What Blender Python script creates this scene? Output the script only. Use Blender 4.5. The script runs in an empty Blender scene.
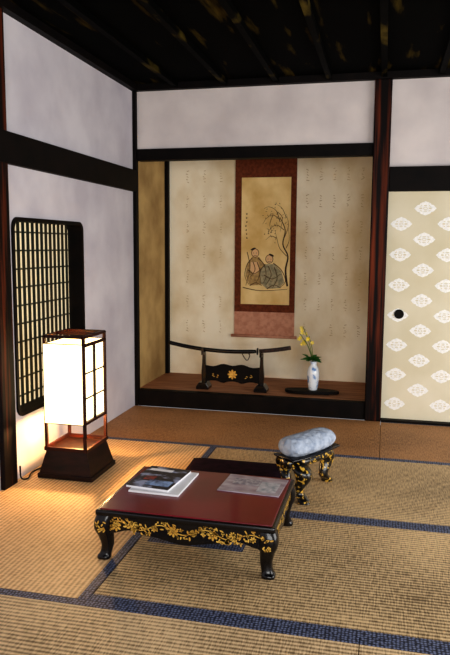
import bpy, bmesh, math, random
from mathutils import Vector, Matrix
random.seed(7)
S=bpy.context.scene
COL=S.collection
def lin(v):
    v/=255.; return v/12.92 if v<=.04045 else ((v+.055)/1.055)**2.4
def C(r,g,b): return (lin(r),lin(g),lin(b),1)
# ---------------- materials
def M(name,col,rough=.6,metal=0,col2=None,nscale=(5,5,5),lo=.35,hi=.65,bump=0,emit=None,estr=0,coat=0,detail=6,spec=.5,bdist=.01):
    m=bpy.data.materials.new(name); m.use_nodes=True
    nt=m.node_tree; N=nt.nodes; L=nt.links; b=N['Principled BSDF']
    b.inputs['Base Color'].default_value=col
    b.inputs['Roughness'].default_value=rough; b.inputs['Metallic'].default_value=metal
    b.inputs['Coat Weight'].default_value=coat; b.inputs['Coat Roughness'].default_value=.1
    b.inputs['Specular IOR Level'].default_value=spec
    tc=N.new('ShaderNodeTexCoord'); mp=N.new('ShaderNodeMapping'); mp.inputs['Scale'].default_value=nscale
    L.new(tc.outputs['Object'],mp.inputs[0])
    no=N.new('ShaderNodeTexNoise'); no.inputs['Scale'].default_value=1; no.inputs['Detail'].default_value=detail
    L.new(mp.outputs[0],no.inputs['Vector'])
    if col2 is None: col2=tuple(c*.86 for c in col[:3])+(1,)
    r=N.new('ShaderNodeValToRGB'); r.color_ramp.elements[0].position=lo; r.color_ramp.elements[1].position=hi
    r.color_ramp.elements[0].color=col; r.color_ramp.elements[1].color=col2
    L.new(no.outputs['Fac'],r.inputs[0]); L.new(r.outputs[0],b.inputs['Base Color'])
    if bump:
        bp=N.new('ShaderNodeBump'); bp.inputs['Strength'].default_value=bump; bp.inputs['Distance'].default_value=bdist
        L.new(no.outputs['Fac'],bp.inputs['Height']); L.new(bp.outputs[0],b.inputs['Normal'])
    if emit:
        b.inputs['Emission Color'].default_value=emit; b.inputs['Emission Strength'].default_value=estr
    return m
def tatami(name,c1,c2,axis):
    m=bpy.data.materials.new(name); m.use_nodes=True
    nt=m.node_tree; N=nt.nodes; L=nt.links; b=N['Principled BSDF']
    b.inputs['Roughness'].default_value=.6; b.inputs['Specular IOR Level'].default_value=.3
    tc=N.new('ShaderNodeTexCoord')
    w=N.new('ShaderNodeTexWave'); w.bands_direction=axis; w.inputs['Scale'].default_value=14.5
    w.inputs['Distortion'].default_value=.7; w.inputs['Detail'].default_value=1; w.inputs['Detail Scale'].default_value=.4
    L.new(tc.outputs['Object'],w.inputs['Vector'])
    mp=N.new('ShaderNodeMapping'); mp.inputs['Scale'].default_value=(170,20,1) if axis=='Y' else (20,170,1)
    L.new(tc.outputs['Object'],mp.inputs[0])
    no=N.new('ShaderNodeTexNoise'); no.inputs['Scale'].default_value=1; no.inputs['Detail'].default_value=4
    L.new(mp.outputs[0],no.inputs['Vector'])
    n2=N.new('ShaderNodeTexNoise'); n2.inputs['Scale'].default_value=1.7; n2.inputs['Detail'].default_value=3
    L.new(tc.outputs['Object'],n2.inputs['Vector'])
    a=N.new('ShaderNodeMath'); a.operation='MULTIPLY_ADD'; a.inputs[1].default_value=.40
    L.new(w.outputs['Fac'],a.inputs[0]); 
    s=N.new('ShaderNodeMath'); s.operation='MULTIPLY'; s.inputs[1].default_value=1.05; L.new(no.outputs['Fac'],s.inputs[0]); L.new(s.outputs[0],a.inputs[2])
    a2=N.new('ShaderNodeMath'); a2.operation='MULTIPLY_ADD'; a2.inputs[1].default_value=.6; L.new(n2.outputs['Fac'],a2.inputs[0]); L.new(a.outputs[0],a2.inputs[2])
    r=N.new('ShaderNodeValToRGB'); r.color_ramp.elements[0].position=.56; r.color_ramp.elements[1].position=1.0
    r.color_ramp.elements[0].color=c2; r.color_ramp.elements[1].color=c1
    mr=N.new('ShaderNodeMath'); mr.operation='MULTIPLY'; mr.inputs[1].default_value=.80
    L.new(a2.outputs[0],mr.inputs[0])
    L.new(mr.outputs[0],r.inputs[0]); L.new(r.outputs[0],b.inputs['Base Color'])
    bp=N.new('ShaderNodeBump'); bp.inputs['Strength'].default_value=.5; bp.inputs['Distance'].default_value=.003
    L.new(a.outputs[0],bp.inputs['Height']); L.new(bp.outputs[0],b.inputs['Normal'])
    return m
def dots(name,c1,c2,scale,t0=.3,t1=.5,rough=.6):
    m=bpy.data.materials.new(name); m.use_nodes=True
    nt=m.node_tree; N=nt.nodes; L=nt.links; b=N['Principled BSDF']; b.inputs['Roughness'].default_value=rough
    tc=N.new('ShaderNodeTexCoord'); v=N.new('ShaderNodeTexVoronoi'); v.inputs['Scale'].default_value=scale; v.inputs['Randomness'].default_value=.35
    L.new(tc.outputs['Object'],v.inputs['Vector'])
    r=N.new('ShaderNodeValToRGB'); r.color_ramp.elements[0].position=t0; r.color_ramp.elements[1].position=t1
    r.color_ramp.elements[0].color=c1; r.color_ramp.elements[1].color=c2
    L.new(v.outputs['Distance'],r.inputs[0]); L.new(r.outputs[0],b.inputs['Base Color'])
    return m
plaster=M('plaster_white',C(210,206,212),.9,col2=C(188,183,192),nscale=(2.5,2.5,2.5),bump=.15)
plaster_back=M('plaster_back',C(216,208,206),.9,col2=C(198,190,190),nscale=(3,3,3))
darkwood=M('dark_wood',C(8,6,6),.6,col2=C(18,12,10),nscale=(8,8,8),spec=.12)
redwood=M('pillar_wood',C(14,7,6),.55,col2=C(120,52,26),nscale=(30,30,1.2),lo=.50,hi=.82,bump=.1,spec=.12)
ceilmat=M('ceiling_boards',C(4,4,3),.8,col2=C(84,70,26),nscale=(11,1.6,1),lo=.60,hi=.76,spec=.03)
batmat=M('ceiling_batten',C(4,4,3),.7,col2=C(96,82,34),nscale=(6,2.6,6),lo=.56,hi=.74,spec=.04)
subfloor=M('subfloor',C(60,40,25),.8)
toko_paper=M('aged_paper',C(246,236,212),.85,col2=C(212,190,148),nscale=(3.0,3.0,2.2),lo=.42,hi=.74,bump=.35,detail=9)
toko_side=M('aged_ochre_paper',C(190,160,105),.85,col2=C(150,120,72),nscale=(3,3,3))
toko_floor=M('tokonoma_mat',C(182,130,94),.7,col2=C(132,90,64),nscale=(3,60,3),spec=.2)
lacq=M('black_lacquer',C(6,5,8),.25,coat=.3,col2=C(10,8,10),spec=.3)
lacq_red=M('red_lacquer',C(118,5,26),.32,coat=.35,col2=C(96,4,20),nscale=(3,3,3),spec=.3)
gold=M('gold_lacquer',C(222,182,88),.4,metal=.2,col2=C(184,134,50),nscale=(30,30,30))
brocade=M('scroll_brocade',C(116,62,40),.85,col2=C(92,48,32),nscale=(40,40,40),spec=.1)
brocade_lo=M('scroll_lower_silk',C(200,148,122),.85,col2=C(180,126,102),nscale=(30,30,30),spec=.1)
silk=M('painting_silk',C(236,208,150),.8,col2=C(208,172,108),nscale=(5,5,4),detail=8,spec=.1)
ink=M('ink',C(92,68,42),.9); inkd=M('ink_dark',C(54,38,24),.9)
inkwash=M('ink_wash',C(190,156,98),.9,col2=C(140,112,72),nscale=(40,40,40))
fus=M('fusuma_paper',C(220,213,192),.8,col2=C(204,195,168),nscale=(2,2,2),spec=.15)
fusm=M('fusuma_motif',C(244,243,240),.7,col2=C(226,226,224),nscale=(60,60,60))
white=M('porcelain_white',C(225,232,240),.2,coat=.4,col2=C(110,146,196),nscale=(22,22,22),lo=.54,hi=.66)
green=M('leaf_green',C(50,110,36),.5); stemm=M('stem',C(90,110,40),.6)
yellow=M('yellow_petal',C(250,222,40),.5)
andonwood=M('andon_wood',C(16,9,8),.4,col2=C(38,18,13),nscale=(10,10,30),spec=.25)
andonred=M('andon_frame_wood',C(58,20,11),.45,col2=C(28,12,9),nscale=(10,10,30),spec=.2)
paper=M('lit_paper',C(250,238,205),.8,col2=C(245,230,190),emit=(1,.74,.38,1),estr=2.4)
bulbm=M('bulb_glass',C(250,230,190),.4,emit=(1,.7,.35,1),estr=6)
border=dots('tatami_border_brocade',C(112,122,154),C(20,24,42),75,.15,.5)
cloth=M('zabuton_cloth',C(26,14,26),.9,col2=C(40,20,34),nscale=(20,20,20),spec=.1)
cushm=M('cushion_cloth',C(172,182,198),.9,col2=C(138,150,170),nscale=(30,30,30),lo=.42,hi=.66,bump=1,bdist=.02,spec=.1)
specked=M('gold_speckled_lacquer',C(9,7,7),.3,coat=.3,col2=C(206,164,66),nscale=(44,44,44),lo=.56,hi=.61,detail=3)
winpaper=M('window_paper',C(200,184,140),.9,col2=C(174,158,116),emit=(.60,.50,.34,1),estr=.75)  # emission stands in for daylight coming through the paper
slat=M('window_slat',C(26,34,30),.7,col2=C(46,42,32),spec=.1)
slath=M('window_rail',C(64,60,44),.7,col2=C(50,46,34),spec=.1)
blackm=M('black_iron',C(8,8,8),.5,spec=.2)
# ---------------- mesh helpers
def mk(name,verts,faces,mat,parent=None,smooth=False):
    me=bpy.data.meshes.new(name); me.from_pydata([tuple(v) for v in verts],[],faces); me.update()
    bm=bmesh.new(); bm.from_mesh(me); bmesh.ops.recalc_face_normals(bm,faces=bm.faces); bm.to_mesh(me); bm.free()
    if smooth:
        for p in me.polygons: p.use_smooth=True
    o=bpy.data.objects.new(name,me); COL.objects.link(o)
    if mat: me.materials.append(mat)
    if parent:
        o.parent=parent; o.matrix_parent_inverse=Matrix.Translation(-parent.location)
    return o
def E(name,loc):
    e=bpy.data.objects.new(name,None); e.location=loc; e.empty_display_size=.05; COL.objects.link(e); return e
def boxes(name,lst,mat,parent=None,bevel=0):
    V=[];F=[]
    for (x0,x1,y0,y1,z0,z1) in lst:
        n=len(V)
        V+=[(x0,y0,z0),(x1,y0,z0),(x1,y1,z0),(x0,y1,z0),(x0,y0,z1),(x1,y0,z1),(x1,y1,z1),(x0,y1,z1)]
        F+=[tuple(n+i for i in f) for f in [(0,3,2,1),(4,5,6,7),(0,1,5,4),(1,2,6,5),(2,3,7,6),(3,0,4,7)]]
    o=mk(name,V,F,mat,parent)
    if bevel:
        b=o.modifiers.new('b','BEVEL'); b.width=bevel; b.segments=2
    return o
def prism(name,pts,axis,d0,d1,mat,parent=None,bevel=0):
    def P(u,v,d): return {'Y':(u,d,v),'X':(d,u,v),'Z':(u,v,d)}[axis]
    n=len(pts); V=[P(u,v,d0) for u,v in pts]+[P(u,v,d1) for u,v in pts]
    F=[tuple(range(n)),tuple(range(2*n-1,n-1,-1))]+[(i,(i+1)%n,n+(i+1)%n,n+i) for i in range(n)]
    o=mk(name,V,F,mat,parent)
    if bevel:
        b=o.modifiers.new('b','BEVEL'); b.width=bevel; b.segments=2; b.limit_method='ANGLE'
    return o
def tube(name,pts,rad,mat,parent=None,seg=12,ref=(0,0,1),smooth=True):
    pts=[Vector(p) for p in pts]; ref=Vector(ref); V=[];F=[]
    for i,p in enumerate(pts):
        t=(pts[min(i+1,len(pts)-1)]-pts[max(i-1,0)]).normalized()
        s=t.cross(ref)
        if s.length<.05: s=t.cross(Vector((1,0.01,0)))
        s.normalize(); u=s.cross(t).normalized()
        r=rad[i] if isinstance(rad,(list,tuple)) else rad
        rw,rh=(r if isinstance(r,(list,tuple)) else (r,r))
        for k in range(seg):
            a=2*math.pi*k/seg; V.append(p+s*rw*math.cos(a)+u*rh*math.sin(a))
    for i in range(len(pts)-1):
        for k in range(seg):
            F.append((i*seg+k,i*seg+(k+1)%seg,(i+1)*seg+(k+1)%seg,(i+1)*seg+k))
    F.append(tuple(range(seg))); n=(len(pts)-1)*seg; F.append(tuple(n+k for k in range(seg)))
    return mk(name,V,F,mat,parent,smooth)
def spline(ctrl,n=8):
    c=[Vector(p) for p in ctrl]; c=[c[0]]+c+[c[-1]]; out=[]
    for i in range(1,len(c)-2):
        for k in range(n):
            t=k/n; a,b,d,e=c[i-1],c[i],c[i+1],c[i+2]
            out.append(.5*((2*b)+(-a+d)*t+(2*a-5*b+4*d-e)*t*t+(-a+3*b-3*d+e)*t**3))
    out.append(c[-2]); return out
def vleg(name,ctrl,rads,mat,parent,seg=12,n=5,zmin=.003):
    P=spline([(a[0],a[1],a[2]) for a in ctrl],n); R=spline([(r,0,0) for r in rads],n)
    V=[];F=[]
    for p,r in zip(P,R):
        for k in range(seg):
            a=2*math.pi*(k+.5)/seg; ca,sa=math.cos(a),math.sin(a)
            e=.6; V.append((p.x+r.x*abs(ca)**e*(1 if ca>0 else -1),p.y+r.x*abs(sa)**e*(1 if sa>0 else -1),max(p.z,zmin)))
    for i in range(len(P)-1):
        for k in range(seg): F.append((i*seg+k,i*seg+(k+1)%seg,(i+1)*seg+(k+1)%seg,(i+1)*seg+k))
    F.append(tuple(range(seg))); q=(len(P)-1)*seg; F.append(tuple(q+k for k in range(seg)))
    return mk(name,V,F,mat,parent,True)
def lathe(name,prof,cx,cy,mat,parent=None,seg=24):
    V=[];F=[]
    for r,z in prof:
        for k in range(seg):
            a=2*math.pi*k/seg; V.append((cx+r*math.cos(a),cy+r*math.sin(a),z))
    for i in range(len(prof)-1):
        for k in range(seg): F.append((i*seg+k,i*seg+(k+1)%seg,(i+1)*seg+(k+1)%seg,(i+1)*seg+k))
    F.append(tuple(range(seg))); 
    return mk(name,V,F,mat,parent,True)
def flats(name,shapes,axis,d,mat,parent=None):
    V=[];F=[]
    for pts in shapes:
        n=len(V)
        V+=[{'Y':(u,d,v),'X':(d,u,v),'Z':(u,v,d)}[axis] for u,v in pts]; F.append(tuple(range(n,n+len(pts))))
    return mk(name,V,F,mat,parent)
def ell(cu,cv,a,b,ang=0,n=10):
    return [(cu+a*math.cos(t)*math.cos(ang)-b*math.sin(t)*math.sin(ang),cv+a*math.cos(t)*math.sin(ang)+b*math.sin(t)*math.cos(ang)) for t in [2*math.pi*k/n for k in range(n)]]
def stroke(pts,w0,w1=None):
    w1=w0 if w1 is None else w1; pts=[(p[0],p[1]) for p in pts]
    L=[];R=[]
    for i,p in enumerate(pts):
        a=pts[max(i-1,0)]; b=pts[min(i+1,len(pts)-1)]
        dx,dy=b[0]-a[0],b[1]-a[1]; l=math.hypot(dx,dy) or 1
        w=(w0+(w1-w0)*i/(len(pts)-1))/2
        L.append((p[0]-dy/l*w,p[1]+dx/l*w)); R.append((p[0]+dy/l*w,p[1]-dx/l*w))
    return [[L[i],L[i+1],R[i+1],R[i]] for i in range(len(pts)-1)]
def sp2(ctrl,n=6): return [(p.x,p.y) for p in spline([(a,b,0) for a,b in ctrl],n)]
# ---------------- room shell
Zc=2.572; XR=4.6; YF=-6.6
boxes('floor',[(-.12,XR,YF,.0,-.10,-.04)],subfloor)
wy0,wy1,wz0,wz1=-1.90,-1.0,.36,1.50
def rrect(y0,y1,z0,z1,r,n=6):
    o=[]
    for cy,cz,a0 in [(y1-r,z1-r,0),(y0+r,z1-r,90),(y0+r,z0+r,180),(y1-r,z0+r,270)]:
        for k in range(n+1):
            a=math.radians(a0+90*k/n); o.append((cy+r*math.cos(a),cz+r*math.sin(a)))
    return o
bm=bmesh.new(); eds=[]
for loop in ([(YF,-.04),(.9,-.04),(.9,Zc+.1),(YF,Zc+.1)],rrect(wy0,wy1,wz0,wz1,.06)):
    vs=[bm.verts.new((0,a,b)) for a,b in loop]
    eds+=[bm.edges.new((vs[i],vs[(i+1)%len(vs)])) for i in range(len(vs))]
bmesh.ops.triangle_fill(bm,use_beauty=True,edges=eds)
g=bmesh.ops.extrude_face_region(bm,geom=bm.faces[:])
for v in [x for x in g['geom'] if isinstance(x,bmesh.types.BMVert)]: v.co.x-=.12
bmesh.ops.recalc_face_normals(bm,faces=bm.faces)
me=bpy.data.meshes.new('wall_left'); bm.to_mesh(me); bm.free(); me.materials.append(plaster)
COL.objects.link(bpy.data.objects.new('wall_left',me))
W=E('window_1',(-.05,(wy0+wy1)/2,(wz0+wz1)/2))
o1=rrect(wy0,wy1,wz0,wz1,.06); i1=rrect(wy0+.022,wy1-.022,wz0+.022,wz1-.022,.045)
n=len(o1); V=[];F=[]
for d in (.012,-.11):
    V+=[(d,a,b) for a,b in o1]+[(d,a,b) for a,b in i1]
for k in range(n):
    k2=(k+1)%n
    F+=[(k,k2,n+k2,n+k),(2*n+k,3*n+k,3*n+k2,2*n+k2),(k,2*n+k,2*n+k2,k2),(n+k,n+k2,3*n+k2,3*n+k)]
mk('frame',V,F,darkwood,W)
boxes('paper_pane',[(-.10,-.095,wy0+.02,wy1-.02,wz0+.02,wz1-.02)],winpaper,W)
sl=[];nb=15
for k in range(nb):
    y=wy0+.03+(wy1-wy0-.06)*(k+.5)/nb; sl.append((-.093,-.086,y-.0125,y+.0125,wz0+.02,wz1-.02))
zs=[wz0+.08+(wz1-wz0-.16)*(k)/9 for k in range(10)]
boxes('rails',[(-.0945,-.090,wy0+.02,wy1-.02,z-.005,z+.005) for z in zs],slath,W)
boxes('slats',sl,slat,W)
PX0,PX1=1.905,2.03
D=.795;Hs=.133
boxes('wall_back',[(0,PX0,0,.08,2.12,Zc+.1),(PX1,XR,0,.08,1.94,Zc+.1)],plaster_back)
boxes('wall_alcove_back',[(-.05,PX1,D,D+.1,0,2.5)],toko_paper)
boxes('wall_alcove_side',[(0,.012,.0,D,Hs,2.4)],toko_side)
boxes('wall_alcove_right',[(PX0,PX0+.06,.09,D,0,2.4)],toko_paper)
boxes('ceiling_alcove',[(0,PX0,0.08,D,2.36,2.40)],darkwood)
marks=[]
for x in [.22,.38,.54,1.33,1.45,1.57,1.69,1.81]:
    for z in [.55+.23*k for k in range(7)]:
        if random.random()<.12: continue
        for q in range(5):
            marks+=stroke([(x+random.uniform(-.016,.0),z+.024*q),(x+random.uniform(.0,.016),z+.024*q+random.uniform(-.012,.012))],.007,.004)
flats('trim_9',marks,'Y',D-.003,M('paper_calligraphy',C(204,180,138),.9,col2=C(180,156,114),nscale=(14,14,14)))
boxes('ceiling',[(-.12,XR,YF,.08,Zc+.05,Zc+.12)],ceilmat)
bl=[]
for k in range(11): 
    x=.35+.40*k; bl.append((x,x+.04,YF,-.02,Zc+.012,Zc+.05))
boxes('trim_1',bl,batmat)
boxes('trim_2',[(0,.05,YF,0,Zc,Zc+.05),(.05,XR,-.05,0,Zc,Zc+.05)],darkwood)
boxes('trim_3',[(0,.035,YF,0,1.78,1.95)],darkwood,bevel=.004)
boxes('trim_4',[(PX1,XR,-.035,.03,1.76,1.94)],darkwood,bevel=.004)
boxes('trim_5',[(.03,PX0,-.02,.08,2.03,2.12)],darkwood,bevel=.004)
boxes('trim_6',[(0,.03,-.035,.02,0,Zc)],darkwood,bevel=.004)
boxes('trim_7',[(0.0,.045,D-.05,D,Hs,2.36)],darkwood)
boxes('pillar_alcove',[(PX0,PX1,-.05,.09,0,Zc)],redwood,bevel=.008)
boxes('pillar_side',[(0,.03,-2.09,-1.955,0,Zc)],redwood,bevel=.006)
T=E('alcove_platform',(.95,.38,.06))
boxes('sill',[(.03,PX0,-.03,.04,0,Hs+.004)],darkwood,T,bevel=.004)
boxes('platform_mat',[(.012,PX0,.04,D,0.0,Hs)],toko_floor,T)
# fusuma
for k,(x0,x1) in enumerate([(PX1,2.95),(2.93,3.85)]):
    nm='door_%d'%(k+1); y=.0+.035*k
    Dd=E(nm,((x0+x1)/2,y+.02,.9))
    boxes('panel',[(x0,x1,y,y+.03,.02,1.76)],fus,Dd)
    sh=[];sh2=[];c=0; x=x0+.10
    while x<x1-.03:
        z=.14+(.115 if c%2 else 0)
        while z<1.70:
            out=[]
            for q in range(32):
                an=2*math.pi*q/32; rr=1+.10*math.cos(4*an)+.05*math.cos(12*an)
                out.append((x+.070*rr*math.cos(an),z+.046*rr*math.sin(an)))
            sh.append(out)
            for s_ in (-1,1):
                sh2.append(ell(x+.034*s_,z,.012,.006,0,8)); sh2.append(ell(x,z+.020*s_,.014,.0035,0,8))
                sh2.append(ell(x+.030*s_,z+.018,.009,.003,-.5*s_,8)); sh2.append(ell(x+.030*s_,z-.018,.009,.003,.5*s_,8))
            e_=ell(x,z,.014,.009,0,10); sh2+=stroke(e_+[e_[0]],.004)
            z+=.23
        c+=1; x+=.17
    flats('motifs',sh,'Y',y-.0012,fusm,Dd)
    flats('motif_detail',sh2,'Y',y-.0020,fus,Dd)
    if k==0:
        lt=[ell(2.139,.839,.036,.036,0,20)]
        prism('handle',lt[0],'Y',y-.008,y,darkwood,Dd)
boxes('baseboard_back',[(PX1,XR,-.06,.07,0,.02)],darkwood)
# ---------------- tatami
w=1.013
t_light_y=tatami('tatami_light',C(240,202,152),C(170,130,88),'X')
t_a=tatami('tatami_brown',C(212,182,138),C(90,72,48),'Y')
t_b=tatami('tatami_orange',C(192,142,94),C(104,72,44),'Y')
t_c=tatami('tatami_front',C(222,192,150),C(108,88,62),'Y')
def mat1(x0,x1,y0,y1,m,sides):
    e=E('tatami_mat',((x0+x1)/2,(y0+y1)/2,-.02)); g=.0015; bw=.043
    boxes('rush_surface',[(x0+g,x1-g,y0+g,y1-g,-.04,0)],m,e,bevel=.001)
    l=[]
    if 's' in sides: l.append((x0+g,x1-g,y0+g,y0+bw,-.03,.0015))
    if 'n' in sides: l.append((x0+g,x1-g,y1-bw,y1-g,-.03,.0015))
    if 'w' in sides: l.append((x0+g,x0+bw,y0+g,y1-g,-.03,.0015))
    if 'e' in sides: l.append((x1-bw,x1-g,y0+g,y1-g,-.03,.0015))
    if 'j' in sides: l.append((x0+bw,1.45,-2.50,-2.42,-.03,.0015))  # lone strip in the border pattern, across the mat beneath the table
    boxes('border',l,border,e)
mat1(0,2.03,-w,-.035,t_b,'s'); mat1(2.03,4.06,-w,-.06,t_b,'s')
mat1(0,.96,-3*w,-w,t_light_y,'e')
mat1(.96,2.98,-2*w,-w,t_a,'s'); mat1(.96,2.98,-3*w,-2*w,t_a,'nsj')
mat1(2.98,4.5,-3*w,-w,t_a,'w')
mat1(-0,1.98,-4*w,-3*w,t_c,'ns'); mat1(1.98,4.0,-4*w,-3*w,t_c,'ns')
mat1(0,1.98,-5*w,-4*w,t_c,'ns'); mat1(1.98,4.0,-5*w,-4*w,t_c,'ns')
# ---------------- lantern (andon)
A=E('paper_floor_lantern',(.27,-1.70,.4))
cx,cy=.270,-1.69
def trap(z0,z1,a0,b0,a1,b1):
    return [(cx-a0,cy-b0,z0),(cx+a0,cy-b0,z0),(cx+a0,cy+b0,z0),(cx-a0,cy+b0,z0),(cx-a1,cy-b1,z1),(cx+a1,cy-b1,z1),(cx+a1,cy+b1,z1),(cx-a1,cy+b1,z1)]
FB=[(0,3,2,1),(4,5,6,7),(0,1,5,4),(1,2,6,5),(2,3,7,6),(3,0,4,7)]
mk('base',trap(.02,.165,.165,.165,.125,.14),FB,andonwood,A)
zf=.003
boxes('base_feet',[(cx-.17,cx+.17,cy-.172,cy-.145,zf,.03),(cx-.17,cx+.17,cy+.145,cy+.172,zf,.03),(cx-.172,cx-.145,cy-.17,cy+.17,zf,.03),(cx+.145,cx+.172,cy-.17,cy+.17,zf,.03)],andonwood,A,bevel=.003)
boxes('base_tray_rim',[(cx-.13,cx+.13,cy-.15,cy-.135,.165,.185),(cx-.13,cx+.13,cy+.135,cy+.15,.165,.185),(cx-.135,cx-.12,cy-.15,cy+.15,.165,.185),(cx+.12,cx+.135,cy-.15,cy+.15,.165,.185)],andonred,A)
hx,hy=.12,.145
posts=[(cx+sx*hx-.008,cx+sx*hx+.008,cy+sy*hy-.008,cy+sy*hy+.008,.165,.835) for sx in(-1,1) for sy in(-1,1)]
boxes('posts',posts,andonred,A)
rails=[]
for z in (.325,.775,.823):
    for s in(-1,1):
        rails.append((cx-hx,cx+hx,cy+s*hy-.008,cy+s*hy+.008,z,z+.016))
        rails.append((cx+s*hx-.008,cx+s*hx+.008,cy-hy,cy+hy,z,z+.016))
boxes('rails',rails,andonred,A)
boxes('top_handle',[(cx-hx,cx+hx,cy-.008,cy+.008,.823,.843)],andonred,A)
boxes('paper_panels',[(cx-hx-.002,cx+hx-.006,cy-hy-.011,cy-hy-.0085,.33,.788),(cx-hx+.006,cx+hx-.006,cy+hy-.011,cy+hy-.008,.335,.79),
  (cx-hx+.008,cx-hx+.011,cy-hy+.01,cy+hy-.01,.335,.79),(cx+hx-.011,cx+hx-.008,cy-hy+.01,cy+hy-.01,.335,.79)],paper,A)
br=[(cx+hx-.007,cx+hx+.004,cy-.008,cy+.008,.335,.79)]
for z in (.475,.62): br.append((cx+hx-.007,cx+hx+.002,cy-hy,cy+hy,z-.003,z+.003))
boxes('side_lattice',br,andonwood,A)
lathe('bulb',[(.001,.36),(.02,.365),(.03,.40),(.03,.43),(.02,.46),(.001,.48)],cx,cy,bulbm,A)
boxes('lamp_holder',[(cx-hx,cx+hx,cy-.01,cy+.01,.34,.352),(cx-.015,cx+.015,cy-.015,cy+.015,.345,.365)],andonwood,A)
tube('power_cord',spline([(cx-.17,cy-.02,.010),(.05,-1.72,.010),(.03,-1.80,.009),(.06,-1.90,.009),(.035,-1.93,.02),(.03,-1.93,.09)],6),.005,blackm,A,seg=6)
# ---------------- table
TB=E('low_lacquer_table',(1.24,-2.42,.11))
tx0,tx1,ty0,ty1,tz=.85,1.63,-2.725,-2.125,.228
boxes('top_rim',[(tx0,tx1,ty0,ty1,tz-.03,tz-.004)],lacq,TB,bevel=.008)
boxes('top_panel',[(tx0+.016,tx1-.016,ty0+.016,ty1-.016,tz-.012,tz)],lacq_red,TB,bevel=.003)
def apron(u0,u1,zt):
    n=40; pts=[(u0,zt),(u1,zt)]
    low=[]
    for k in range(n+1):
        t=k/n; e=min(t,1-t)
        z=.128
        if e<.10: z=.085+.043*(math.sin(e/.10*math.pi/2))
        elif e<.28: z=.128+.016*math.sin((e-.10)/.18*math.pi)
        else: z=.128-.022*math.sin((e-.28)/.22*math.pi/2)**2
        low.append((u1+(u0-u1)*t,z))
    return pts+low
for nm,ax,u0,u1,d in [('apron_front','Y',tx0+.02,tx1-.02,ty0+.012),('apron_back','Y',tx0+.02,tx1-.02,ty1-.035),('apron_left','X',ty0+.02,ty1-.02,tx0+.02),('apron_right','X',ty0+.02,ty1-.02,tx1-.027)]:
    prism(nm,apron(u0,u1,tz-.028),ax,d,d+.015,lacq,TB)
def florals(u0,u1,zc,amp,dens):
    sh=[];n=60
    pts=[(u0+(u1-u0)*k/n, zc+amp*math.sin(k/n*math.pi*7)) for k in range(n+1)]
    sh+=stroke(pts,.004)
    for k in range(dens):
        u=random.uniform(u0,u1); i=int((u-u0)/(u1-u0)*n); z=pts[i][1]+random.uniform(-.028,.028)
        z=min(max(z,.135),.195)
        sh.append(ell(u,z,random.uniform(.005,.011),random.uniform(.003,.0045),random.uniform(0,3.14),8))
    for k in range(8):
        u=u0+(u1-u0)*(k+.5)/8; z=zc+random.uniform(-.012,.012); R_=random.choice((.009,.015))
        for q in range(7):
            an=q*math.pi*2/7+.3; sh.append(ell(u+R_*math.cos(an),z+R_*math.sin(an),R_*.62,R_*.36,an,8))
        sh.append(ell(u,z,.004,.004,0,6))
    return sh
flats('gold_flowers_front',florals(tx0+.05,tx1-.05,.165,.016,170),'Y',ty0+.0105,gold,TB)
flats('gold_flowers_right',florals(ty0+.05,ty1-.05,.165,.016,110),'X',tx1-.0105,gold,TB)
li=0
for sx,x in ((-1,tx0+.038),(1,tx1-.038)):
    for sy,y in ((-1,ty0+.038),(1,ty1-.038)):
        li+=1
        def q(o,z): return (x+sx*o*.7,y+sy*o*.7,z)
        vleg('leg_%d'%li,[q(.0,tz-.025),q(.012,.175),q(.014,.14),q(.002,.10),q(-.004,.06),q(.004,.028),q(.012,.014),q(.012,.003)],
             [.036,.038,.037,.030,.025,.024,.028,.028],lacq,TB)
sh=[]
for x in (tx0+.03,tx1-.03):
    for k in range(14):
        sh.append(ell(x+random.uniform(-.022,.022),random.uniform(.13,.19),.008,.0035,random.uniform(0,3.14),8))
flats('gold_flowers_legs',sh,'Y',ty0-.0115,gold,TB)
# books
BK=E('book',(1.025,-2.335,.24))
def rotbox(name,cx_,cy_,sx,sy,z0,z1,ang,mat,parent,bevel=.001):
    o=boxes(name,[(-sx/2,sx/2,-sy/2,sy/2,z0,z1)],mat,None,bevel)
    R=Matrix.Translation((cx_,cy_,0))@Matrix.Rotation(ang,4,'Z')
    o.data.transform(R); o.parent=parent; o.matrix_parent_inverse=Matrix.Translation(-parent.location); return o
pagem=M('book_pages',C(232,232,236),.7,spec=.2); coverm=M('book_cover_photo',C(20,20,32),.4,col2=C(150,160,190),nscale=(16,24,10),lo=.52,hi=.64)
bluem=M('book_blue',C(140,170,215),.5,col2=C(40,50,80),nscale=(40,30,10))
rotbox('lower_book_pages',1.04,-2.35,.24,.31,.2285,.238,-.03,pagem,BK)
rotbox('upper_book_pages',1.01,-2.34,.21,.28,.2385,.249,-.10,pagem,BK)
rotbox('cover',1.01,-2.34,.214,.284,.2492,.2515,-.10,coverm,BK)
rotbox('cover_panel',1.035,-2.42,.12,.07,.2516,.2522,-.10,bluem,BK)
rotbox('cover_title',.99,-2.245,.12,.03,.2516,.2522,-.10,pagem,BK)
rotbox('cover_photo_red',.97,-2.36,.05,.05,.2516,.2522,-.10,M('cover_red',C(170,60,50),.4,col2=C(40,30,40),nscale=(40,40,10)),BK)
MG=E('magazine',(1.45,-2.28,.23))
rotbox('pages',1.455,-2.28,.29,.225,.2285,.233,-.06,M('magazine_gray',C(178,168,178),.3,coat=.4,col2=C(134,118,132),nscale=(14,30,8)),MG)
rotbox('cover_text',1.42,-2.25,.13,.08,.2332,.2338,-.06,M('magazine_print',C(110,104,120),.3,col2=C(180,176,180),nscale=(60,40,8)),MG)
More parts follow.
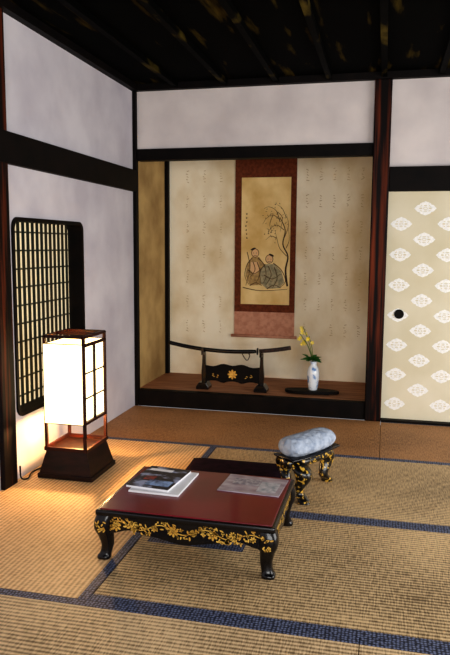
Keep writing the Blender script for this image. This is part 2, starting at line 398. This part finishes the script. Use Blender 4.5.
rotbox('cover_picture',1.53,-2.30,.09,.13,.2332,.2338,-.06,M('magazine_pic',C(206,200,204),.3,col2=C(130,140,150),nscale=(30,30,8)),MG)
# ---------------- zabuton
n=24; V=[];F=[];zx,zy,hs=1.20,-1.66,.30
for side in (1,-1):
    for i in range(n+1):
        for j in range(n+1):
            u=-1+2*i/n; v=-1+2*j/n
            h=.026*((1-u**6)*(1-v**6))**.5
            V.append((zx+u*hs*(1-.04*(1-v*v)*abs(u)),zy+v*hs*(1-.04*(1-u*u)*abs(v)),.030+side*h-.0005*(side<0)))
m1=(n+1)**2
for s in (0,1):
    for i in range(n):
        for j in range(n):
            a=s*m1+i*(n+1)+j; F.append((a,a+1,a+n+2,a+n+1))
mk('floor_cushion',V,F,cloth,None,True)
# ---------------- armrest
AR=E('armrest_stool',(1.63,-1.68,.15))
arc=spline([(1.53,-1.84,0),(1.60,-1.76,0),(1.675,-1.64,0),(1.735,-1.51,0)],6)
na=len(arc)
def up(z): return [(p.x,p.y,z) for p in arc]
prof=[math.sqrt(max(0,1-abs(2*k/(na-1)-1)**5)) for k in range(na)]
tube('cushion',up(.284),[(.088*max(p,.3),.056*max(p,.3)) for p in prof],cushm,AR,seg=20)
tube('board',up(.232),[(.084,.012)]*na,lacq,AR,seg=16)
tube('apron',up(.200),[(.062*max(p,.4),.034) for p in prof],specked,AR,seg=16)
for k,(bx,by,fx,fy) in enumerate([(1.575,-1.80,1.645,-1.855),(1.695,-1.565,1.735,-1.48),(1.56,-1.74,1.50,-1.62)]):
    dx,dy=fx-bx,fy-by
    def q(t,z): return (bx+dx*t,by+dy*t,z)
    vleg('leg_%d'%(k+1),[q(0,.215),q(.8,.175),q(.95,.13),q(.65,.08),q(.6,.045),q(.95,.018),q(1.05,.003)],[.047,.047,.040,.029,.026,.030,.033],specked,AR)
# ---------------- scroll
SC=E('hanging_scroll',(.955,D-.015,1.3))
boxes('mount',[(.675,1.235,D-.012,D-.008,.765,2.2)],brocade,SC)
boxes('lower_mount',[(.675,1.235,D-.012,D-.008,.53,.765)],brocade_lo,SC)
boxes('lower_band',[(.675,1.235,D-.014,D-.008,.745,.765)],brocade,SC)
tube('roller',[(.65,D-.02,.52),(1.26,D-.02,.52)],.014,brocade_lo,SC,seg=12)
tube('hanging_rod',[(.67,D-.015,2.2),(1.24,D-.015,2.2)],.01,darkwood,SC,seg=8)
tube('cord',[(.8,D-.012,2.2),(.955,D-.012,2.3),(1.11,D-.012,2.2)],.004,inkd,SC,seg=6)
boxes('painting',[(.735,1.185,D-.0145,D-.0115,.815,1.96)],silk,SC)
def pp(u,v): return (.735+u/48*.45,1.96-v/127*1.145)
def ps(l,w0,w1=None,n=5): return stroke(sp2([pp(*q) for q in l],n),w0,w1)
wash=[[pp(*q) for q in [(5,98),(6,86),(11,79),(18,79),(23,86),(24,98),(21,107),(9,108)]]]
wash2=[[pp(*q) for q in [(20,106),(19,94),(24,86),(33,86),(40,93),(43,104),(38,110),(26,111)]]]
flats('figure_wash',wash,'Y',D-.0150,inkwash,SC)
flats('figure_wash_blue',wash2,'Y',D-.0151,M('robe_wash',C(172,158,122),.9,col2=C(124,118,92),nscale=(40,40,40)),SC)
st=[];dk=[];fa=[]
for cxp,cyp,s_ in ((14,75,1),(28,81,-1)):
    e_=ell(*pp(cxp,cyp),.034,.038,0,14); st+=stroke(e_+[e_[0]],.006); fa.append(e_)
    dk.append(ell(*pp(cxp-2*s_,cyp-4),.026,.010,.4*s_,8)); dk.append(ell(*pp(cxp+1.2*s_,cyp),.005,.003,0,6)); dk.append(ell(*pp(cxp-1.5*s_,cyp),.005,.003,0,6))
    dk+=ps([(cxp-1.5,cyp+2.2),(cxp,cyp+2.8),(cxp+1.5,cyp+2.2)],.004)
fa.append([pp(*q) for q in [(10,84),(17,84),(19,92),(14,97),(9,92)]])
flats('figure_skin',fa,'Y',D-.0153,M('figure_skin_paint',C(230,186,136),.9),SC)
for l in [[(11,80),(6,87),(4,98),(8,107)],[(17,80),(23,87),(25,98),(22,106)],[(12,84),(14,92),(9,100)],[(7,92),(13,96),(20,91)],[(16,84),(19,95),(15,106)],[(9,108),(15,105),(21,108)],
          [(24,86),(19,94),(20,106)],[(32,85),(40,92),(44,103),(38,110)],[(27,88),(30,97),(25,107)],[(23,97),(31,101),(39,96)],[(33,89),(36,100),(32,109)],[(26,111),(33,107),(40,110)],[(2,110),(20,113),(46,111)]]:
    st+=ps(l,.009,.004)
st+=ps([(6,74),(9,90),(5,108)],.008,.004)
dk+=ps([(46,108),(44,92),(46,78),(41,66),(43,52),(38,40)],.018,.006)
for b in [[(45,78),(38,70),(35,60),(33,52)],[(42,60),(46,48),(44,36)],[(38,42),(31,37),(25,40),(21,46)],[(38,44),(34,33),(27,29),(22,31)],[(42,52),(35,47),(29,50),(26,56)],[(44,40),(40,31),(35,27)],[(35,60),(29,58),(24,62)],[(44,70),(47,62),(46,50)],[(35,34),(40,40),(38,54)],[(31,37),(28,46),(30,54)]]:
    st+=ps(b,.007,.002)
for k in range(60):
    bx,bz=random.choice([(22,42),(28,34),(26,54),(33,50),(36,30),(44,44),(30,60),(38,38)])
    st.append(ell(*pp(bx+random.uniform(-4,4),bz+random.uniform(-5,5)),.008,.0025,random.uniform(0,3.1),6))
for k in range(7): dk.append(ell(*pp(5+random.uniform(-.6,.6),36+k*4),.008,.006,.4*k,6))
flats('ink_lines',st,'Y',D-.0156,ink,SC); flats('ink_darks',dk,'Y',D-.0160,inkd,SC)
# ---------------- katana and stand
KY=.19
SW=E('sword_stand',(.79,KY,.25))
for i,x in enumerate((.545,1.045)):
    prism('foot_%d'%(i+1),[(x-.055,Hs),(x+.055,Hs),(x+.055,Hs+.022),(x+.03,Hs+.06),(x-.03,Hs+.06),(x-.055,Hs+.022)],'Y',KY-.06,KY+.06,lacq,SW,bevel=.004)
    prism('upright_%d'%(i+1),[(x-.016,Hs+.04),(x+.016,Hs+.04),(x+.022,.27),(x+.014,.36),(x+.012,.455),(x-.012,.455),(x-.014,.36),(x-.022,.27)],'Y',KY-.008,KY+.02,lacq,SW,bevel=.002)
    prism('cradle_%d'%(i+1),[(x-.01,.43),(x+.01,.43),(x+.01,.45),(x-.01,.45)],'Y',KY-.05,KY+.02,lacq,SW)
    prism('cradle_tip_%d'%(i+1),[(x-.01,.43),(x+.01,.43),(x+.01,.49),(x-.01,.49)],'Y',KY-.055,KY-.045,lacq,SW)
pl_=[]
for k in range(21):
    t=k/20; pl_.append((.545+.5*t,.185+.02*abs(math.sin(t*math.pi*3))))
top=[]
for k in range(21):
    t=1-k/20; top.append((.545+.5*t,.325+.02*math.sin(t*math.pi)+.008*math.cos(t*math.pi*6)))
prism('crest_plate',pl_+top,'Y',KY-.004,KY+.012,darkwood,SW,bevel=.002)
mon=[ell(.795,.265,.012,.012)]
for q_ in range(8):
    an=q_*math.pi/4; mon.append(ell(.795+.026*math.cos(an),.265+.026*math.sin(an),.016,.009,an,10))
for x in (.65,.94):
    for q_ in range(5):
        mon.append(ell(x+random.uniform(-.03,.03),.25+random.uniform(-.015,.015),.008,.003,random.uniform(-.6,.6),8))
flats('gold_crest',mon,'Y',KY-.0055,gold,SW)
KT=E('katana',(.77,KY-.02,.47))
def kz(x): t=(x-.24)/1.05; return .466+.055*(2*t-1)**2-.004*t
xs=[.24+1.05*k/40 for k in range(41)]
P=[(x,KY-.02,kz(x)) for x in xs]
tube('scabbard',P[:30],[(.011,.017)]*28+[(.010,.016),(.009,.013)],lacq,KT,seg=12)
tube('hilt',P[30:],[(.011,.017)]*11,M('hilt_wrap',C(60,34,24),.8,col2=C(16,11,10),nscale=(60,60,60)),KT,seg=12)
tube('guard',[(xs[29]+.008,KY-.02,kz(xs[29])),(xs[29]+.015,KY-.02,kz(xs[29]))],.03,blackm,KT,seg=16)
tube('cord',spline([(.88,KY-.035,kz(.88)),(.90,KY-.045,.43),(.93,KY-.045,.40),(.95,KY-.04,.44),(.93,KY-.035,kz(.93))],5),.004,inkd,KT,seg=6)
# ---------------- flower tray, vase
TR=E('flower_tray',(1.46,.21,Hs+.02))
pts=[]
for k in range(32):
    a=2*math.pi*k/32; pts.append((1.455+.225*math.cos(a)*(1+.05*math.cos(3*a)),.215+.085*math.sin(a)*(1+.1*math.sin(2*a))))
prism('board',pts,'Z',Hs+.008,Hs+.032,darkwood,TR,bevel=.004)
for i,x in enumerate((1.32,1.59)): boxes('foot_%d'%(i+1),[(x-.02,x+.02,.18,.25,Hs,Hs+.010)],darkwood,TR)
VS=E('flower_vase',(1.475,.215,.28))
vz=Hs+.0325
lathe('body',[(.032,vz),(.036,vz+.005),(.044,vz+.05),(.050,vz+.11),(.050,vz+.15),(.040,vz+.19),(.027,vz+.205),(.025,vz+.22),(.032,vz+.24),(.028,vz+.24),(.02,vz+.215)],1.475,.215,white,VS)
FL=E('yellow_flower_spray',(1.46,.2,.5)); b0=(1.475,.215,vz+.21)
ends=[(1.385,.20,.69),(1.36,.18,.64),(1.40,.22,.58),(1.44,.16,.62)]
k=0; PV=[];PF=[]
for e in ends:
    k+=1
    tube('stem_%d'%k,spline([b0,((b0[0]*.6+e[0]*.4),.205,b0[2]+.5*(e[2]-b0[2])+.02),e],5),.003,stemm,FL,seg=6)
    for j in range(3):
        c=Vector(e)+Vector((random.uniform(-.025,.03),random.uniform(-.02,.02),random.uniform(-.06,.015)))
        for q_ in range(5):
            an=q_*2*math.pi/5+j; n0=len(PV); R_=.017
            PV+=[c,c+Vector((R_*.75*math.cos(an-.4),-.005,R_*.75*math.sin(an-.4))),c+Vector((R_*math.cos(an),-.008,R_*math.sin(an))),c+Vector((R_*.75*math.cos(an+.4),-.005,R_*.75*math.sin(an+.4)))]
            PF.append((n0,n0+1,n0+2,n0+3))
mk('petals',PV,PF,yellow,FL)
LV=[];LF=[]
for j in range(34):
    an=random.uniform(0,2*math.pi); ln=random.uniform(.05,.11); el=random.uniform(-.1,.6)
    d=Vector((math.cos(an)*math.cos(el),math.sin(an)*math.cos(el),math.sin(el))); s=d.cross(Vector((0,0,1))).normalized()*.022
    o=Vector((b0[0]-.01,b0[1],b0[2]+.04)); n0=len(LV)
    LV+=[o,o+d*ln*.5+s+Vector((0,0,.012)),o+d*ln-Vector((0,0,.01)),o+d*ln*.5-s+Vector((0,0,.012))]; LF.append((n0,n0+1,n0+2,n0+3))
mk('leaves',LV,LF,green,FL)
# ---------------- lights
wd=bpy.data.worlds.new('world'); S.world=wd; wd.use_nodes=True
bg=wd.node_tree.nodes['Background']; bg.inputs[0].default_value=(.95,.95,1,1); bg.inputs[1].default_value=.36
def area(name,loc,target,sx,sy,p,col):
    l=bpy.data.lights.new(name,'AREA'); l.shape='RECTANGLE'; l.size=sx; l.size_y=sy; l.energy=p; l.color=col
    o=bpy.data.objects.new(name,l); o.location=loc; o.rotation_euler=(Vector(target)-Vector(loc)).to_track_quat('-Z','Y').to_euler(); COL.objects.link(o)
area('daylight_side',(4.5,-2.4,1.1),(0.4,-1.7,.2),2.6,1.6,82,(1,.98,.95))
area('daylight_veranda',(2.4,-6.4,1.4),(1.2,.6,.8),2.6,1.6,104,(1,.98,.95))
pl=bpy.data.lights.new('lantern_bulb_light','POINT'); pl.energy=16; pl.color=(1,.56,.22); pl.shadow_soft_size=.02
po=bpy.data.objects.new('lantern_bulb_light',pl); po.location=(cx,cy+.0,.325); COL.objects.link(po)
# ---------------- camera
cam=bpy.data.cameras.new('camera'); co=bpy.data.objects.new('camera',cam); COL.objects.link(co); S.camera=co
cam.sensor_fit='HORIZONTAL'; cam.sensor_width=36; cam.lens=36*671/450.
yaw,pit,rol=-.2322,.1215,.0071
f=Vector((math.sin(yaw)*math.cos(pit),math.cos(yaw)*math.cos(pit),-math.sin(pit)))
r=Vector((math.cos(yaw),-math.sin(yaw),0)); u=r.cross(f)
r2=r*math.cos(rol)+u*math.sin(rol); u2=-r*math.sin(rol)+u*math.cos(rol)
m=Matrix((r2,u2,-f)).transposed().to_4x4(); m.translation=Vector((2.0201,-5.2761,1.3494)); co.matrix_world=m
S.view_settings.view_transform='Standard'
try: S.view_settings.look='Medium High Contrast'
except Exception: pass
